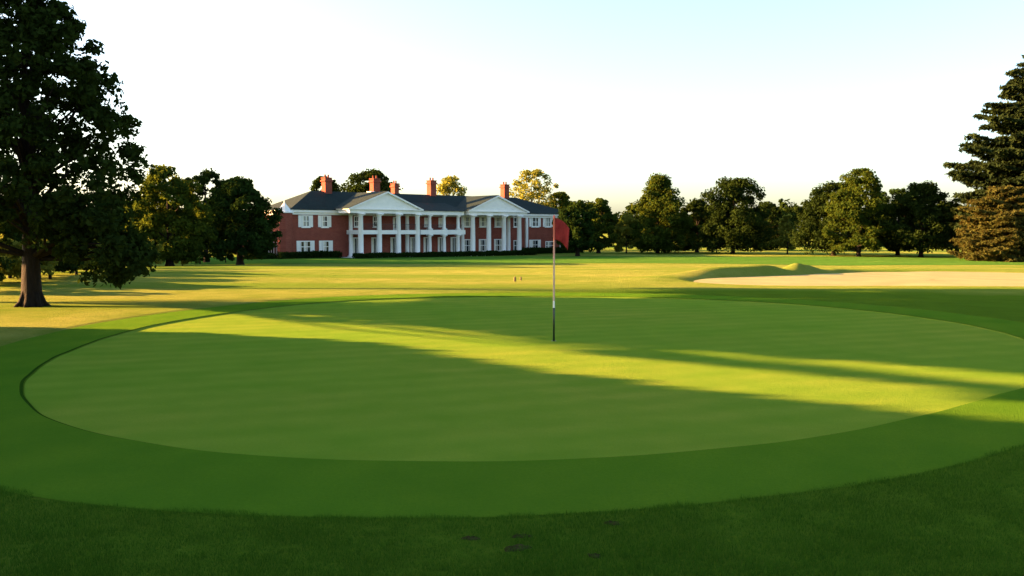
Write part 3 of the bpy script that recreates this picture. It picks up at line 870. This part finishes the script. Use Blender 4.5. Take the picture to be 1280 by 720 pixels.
# ------------------------------------------------------------------ flagstick
fx, fy = px2x(692.5, 17.9), 17.9
fz = gz(fx, fy)+.004
fs = empty('flagstick', (fx, fy, fz)); tag(fs, 'slim banded flagstick standing in the hole of the green', 'flagstick')
pl = MB(); pl.lathe(0, 0, [(.021, -.08), (.021, .66), (.019, .662), (.019, 1.6), (.018, 2.40), (.022, 2.402), (.022, 2.44), (.006, 2.455)], 14)
pl.build('pole', M['pole'], fs, smooth=True)
fl = MB()
n_ = 16; m_ = 18
vv = []
for i in range(n_+1):
    u = i/n_
    for j in range(m_+1):
        v = j/m_
        # hangs limp from its hoist: the fly sinks and gathers in folds
        vv.append((.018+.33*v*(1-.10*u)-.05*v*v, .045*math.sin(v*11+u*1.5)*v*(.5+u*.5)+.02*v, 2.40-.42*u-.16*v*v-.05*v))
ff = [(i*(m_+1)+j, i*(m_+1)+j+1, (i+1)*(m_+1)+j+1, (i+1)*(m_+1)+j) for i in range(n_) for j in range(m_)]
fl.add(vv, ff); fo = fl.build('flag', M['flag'], fs, smooth=True)
sm = fo.modifiers.new('s', 'SOLIDIFY'); sm.thickness = .003
MB().lathe(0, 0, [(.054, -.10), (.054, .001)], 24).build('cup', M['iron'], fs)

# small stubs in the sunlit lawn
for k, (px, d) in enumerate(((643.5, 40.5), (651, 41.5))):
    x = px2x(px, d)
    s = MB(); s.lathe(0, 0, [(.04,-.05),(.055,.02),(.05,.14),(.035,.2),(.012,.22)] if k == 0 else [(.03,-.05),(.04,.02),(.045,.1),(.03,.16),(.01,.17)], 10)
    o = s.build('marker_stub', M['stake'], None, smooth=True); o.location = (x, d, gz(x, d))
    tag(o, 'taller of the two small olive stubs on the sunlit lawn' if k == 0 else 'shorter of the two small olive stubs on the sunlit lawn', 'marker')
# worn divots in the near rough
for k, (px, yp, sz, lab) in enumerate(((646, 697, .055, 'dark bare divot nearest the bottom middle of the rough'), (652, 681, .04, 'small divot just behind the darkest divot'),
        (588, 684, .035, 'faint divot at the left of the row in the rough'), (767, 664, .035, 'small divot beside the apron edge'), (745, 707, .03, 'round brown divot right of the darkest divot'))):
    d = CAMZ*1150/(yp-290); x = px2x(px, d)
    rs = np.random.default_rng(200+k)
    nn = 22; vs = [(0, 0, .008)]; fs_ = []
    for ring, (rr, zz) in enumerate(((.5, .009), (.85, .007), (1.0, -.01))):
        for j in range(nn):
            w_ = 2*math.pi*j/nn; q = rr*sz*(1+.25*math.sin(2*w_+k)+.15*math.sin(5*w_+k*2)+rs.uniform(-.08,.08))
            vs.append((q*1.5*math.cos(w_), q*math.sin(w_), zz+rs.uniform(-.004,.006)))
    for j in range(nn): fs_.append((0, 1+j, 1+(j+1) % nn))
    for r_ in range(2):
        for j in range(nn):
            a = 1+r_*nn+j; b = 1+r_*nn+(j+1) % nn; fs_.append((a, a+nn, b+nn, b))
    o = MB().add(vs, fs_).build('divot', M['soil'], None, smooth=True); o.location = (x, d, gz(x, d)+.004)
    tag(o, lab, 'divot', 'divots in the near rough')

# ------------------------------------------------------------------ light, sky, camera
wd = bpy.data.worlds.new('World'); SC.world = wd; wd.use_nodes = True
nt = wd.node_tree; nt.nodes.clear()
sky = nt.nodes.new('ShaderNodeTexSky'); sky.sky_type = 'NISHITA'; sky.sun_disc = False
sky.sun_elevation = SUN_E
sky.sun_rotation = math.radians(-90)+SUN_A     # 0 is +Y; turns clockwise seen from above
sky.altitude = 800; sky.air_density = 1.0; sky.dust_density = 4.0; sky.ozone_density = 1.2
bg = nt.nodes.new('ShaderNodeBackground'); bg.inputs[1].default_value = .05
ow = nt.nodes.new('ShaderNodeOutputWorld')
nt.links.new(sky.outputs[0], bg.inputs[0]); nt.links.new(bg.outputs[0], ow.inputs[0])
sl = bpy.data.lights.new('sun', 'SUN'); sl.energy = 5.0; sl.angle = math.radians(.5); sl.color = (1, .52, .20)
so = bpy.data.objects.new('sun', sl); COL.objects.link(so)
sd = Vector((-math.cos(SUN_A)*math.cos(SUN_E), math.sin(SUN_A)*math.cos(SUN_E), math.sin(SUN_E)))
so.rotation_euler = sd.to_track_quat('Z', 'Y').to_euler(); so.location = sd*60

cd = bpy.data.cameras.new('camera'); co = bpy.data.objects.new('camera', cd); COL.objects.link(co)
co.location = (0, 0, CAMZ); co.rotation_euler = (math.pi/2-PITCH, 0, 0)
cd.sensor_width = 36; cd.lens = 36*F*math.cos(PITCH)**0; cd.clip_end = 6000; cd.clip_start = .05
SC.camera = co
SC.view_settings.view_transform = 'Standard'; SC.view_settings.look = 'None'
SC.view_settings.exposure = 3.35; SC.view_settings.gamma = 1; SC.view_settings.use_curve_mapping = False
SC.cycles.max_bounces = 6; SC.cycles.diffuse_bounces = 3; SC.cycles.use_denoising = True
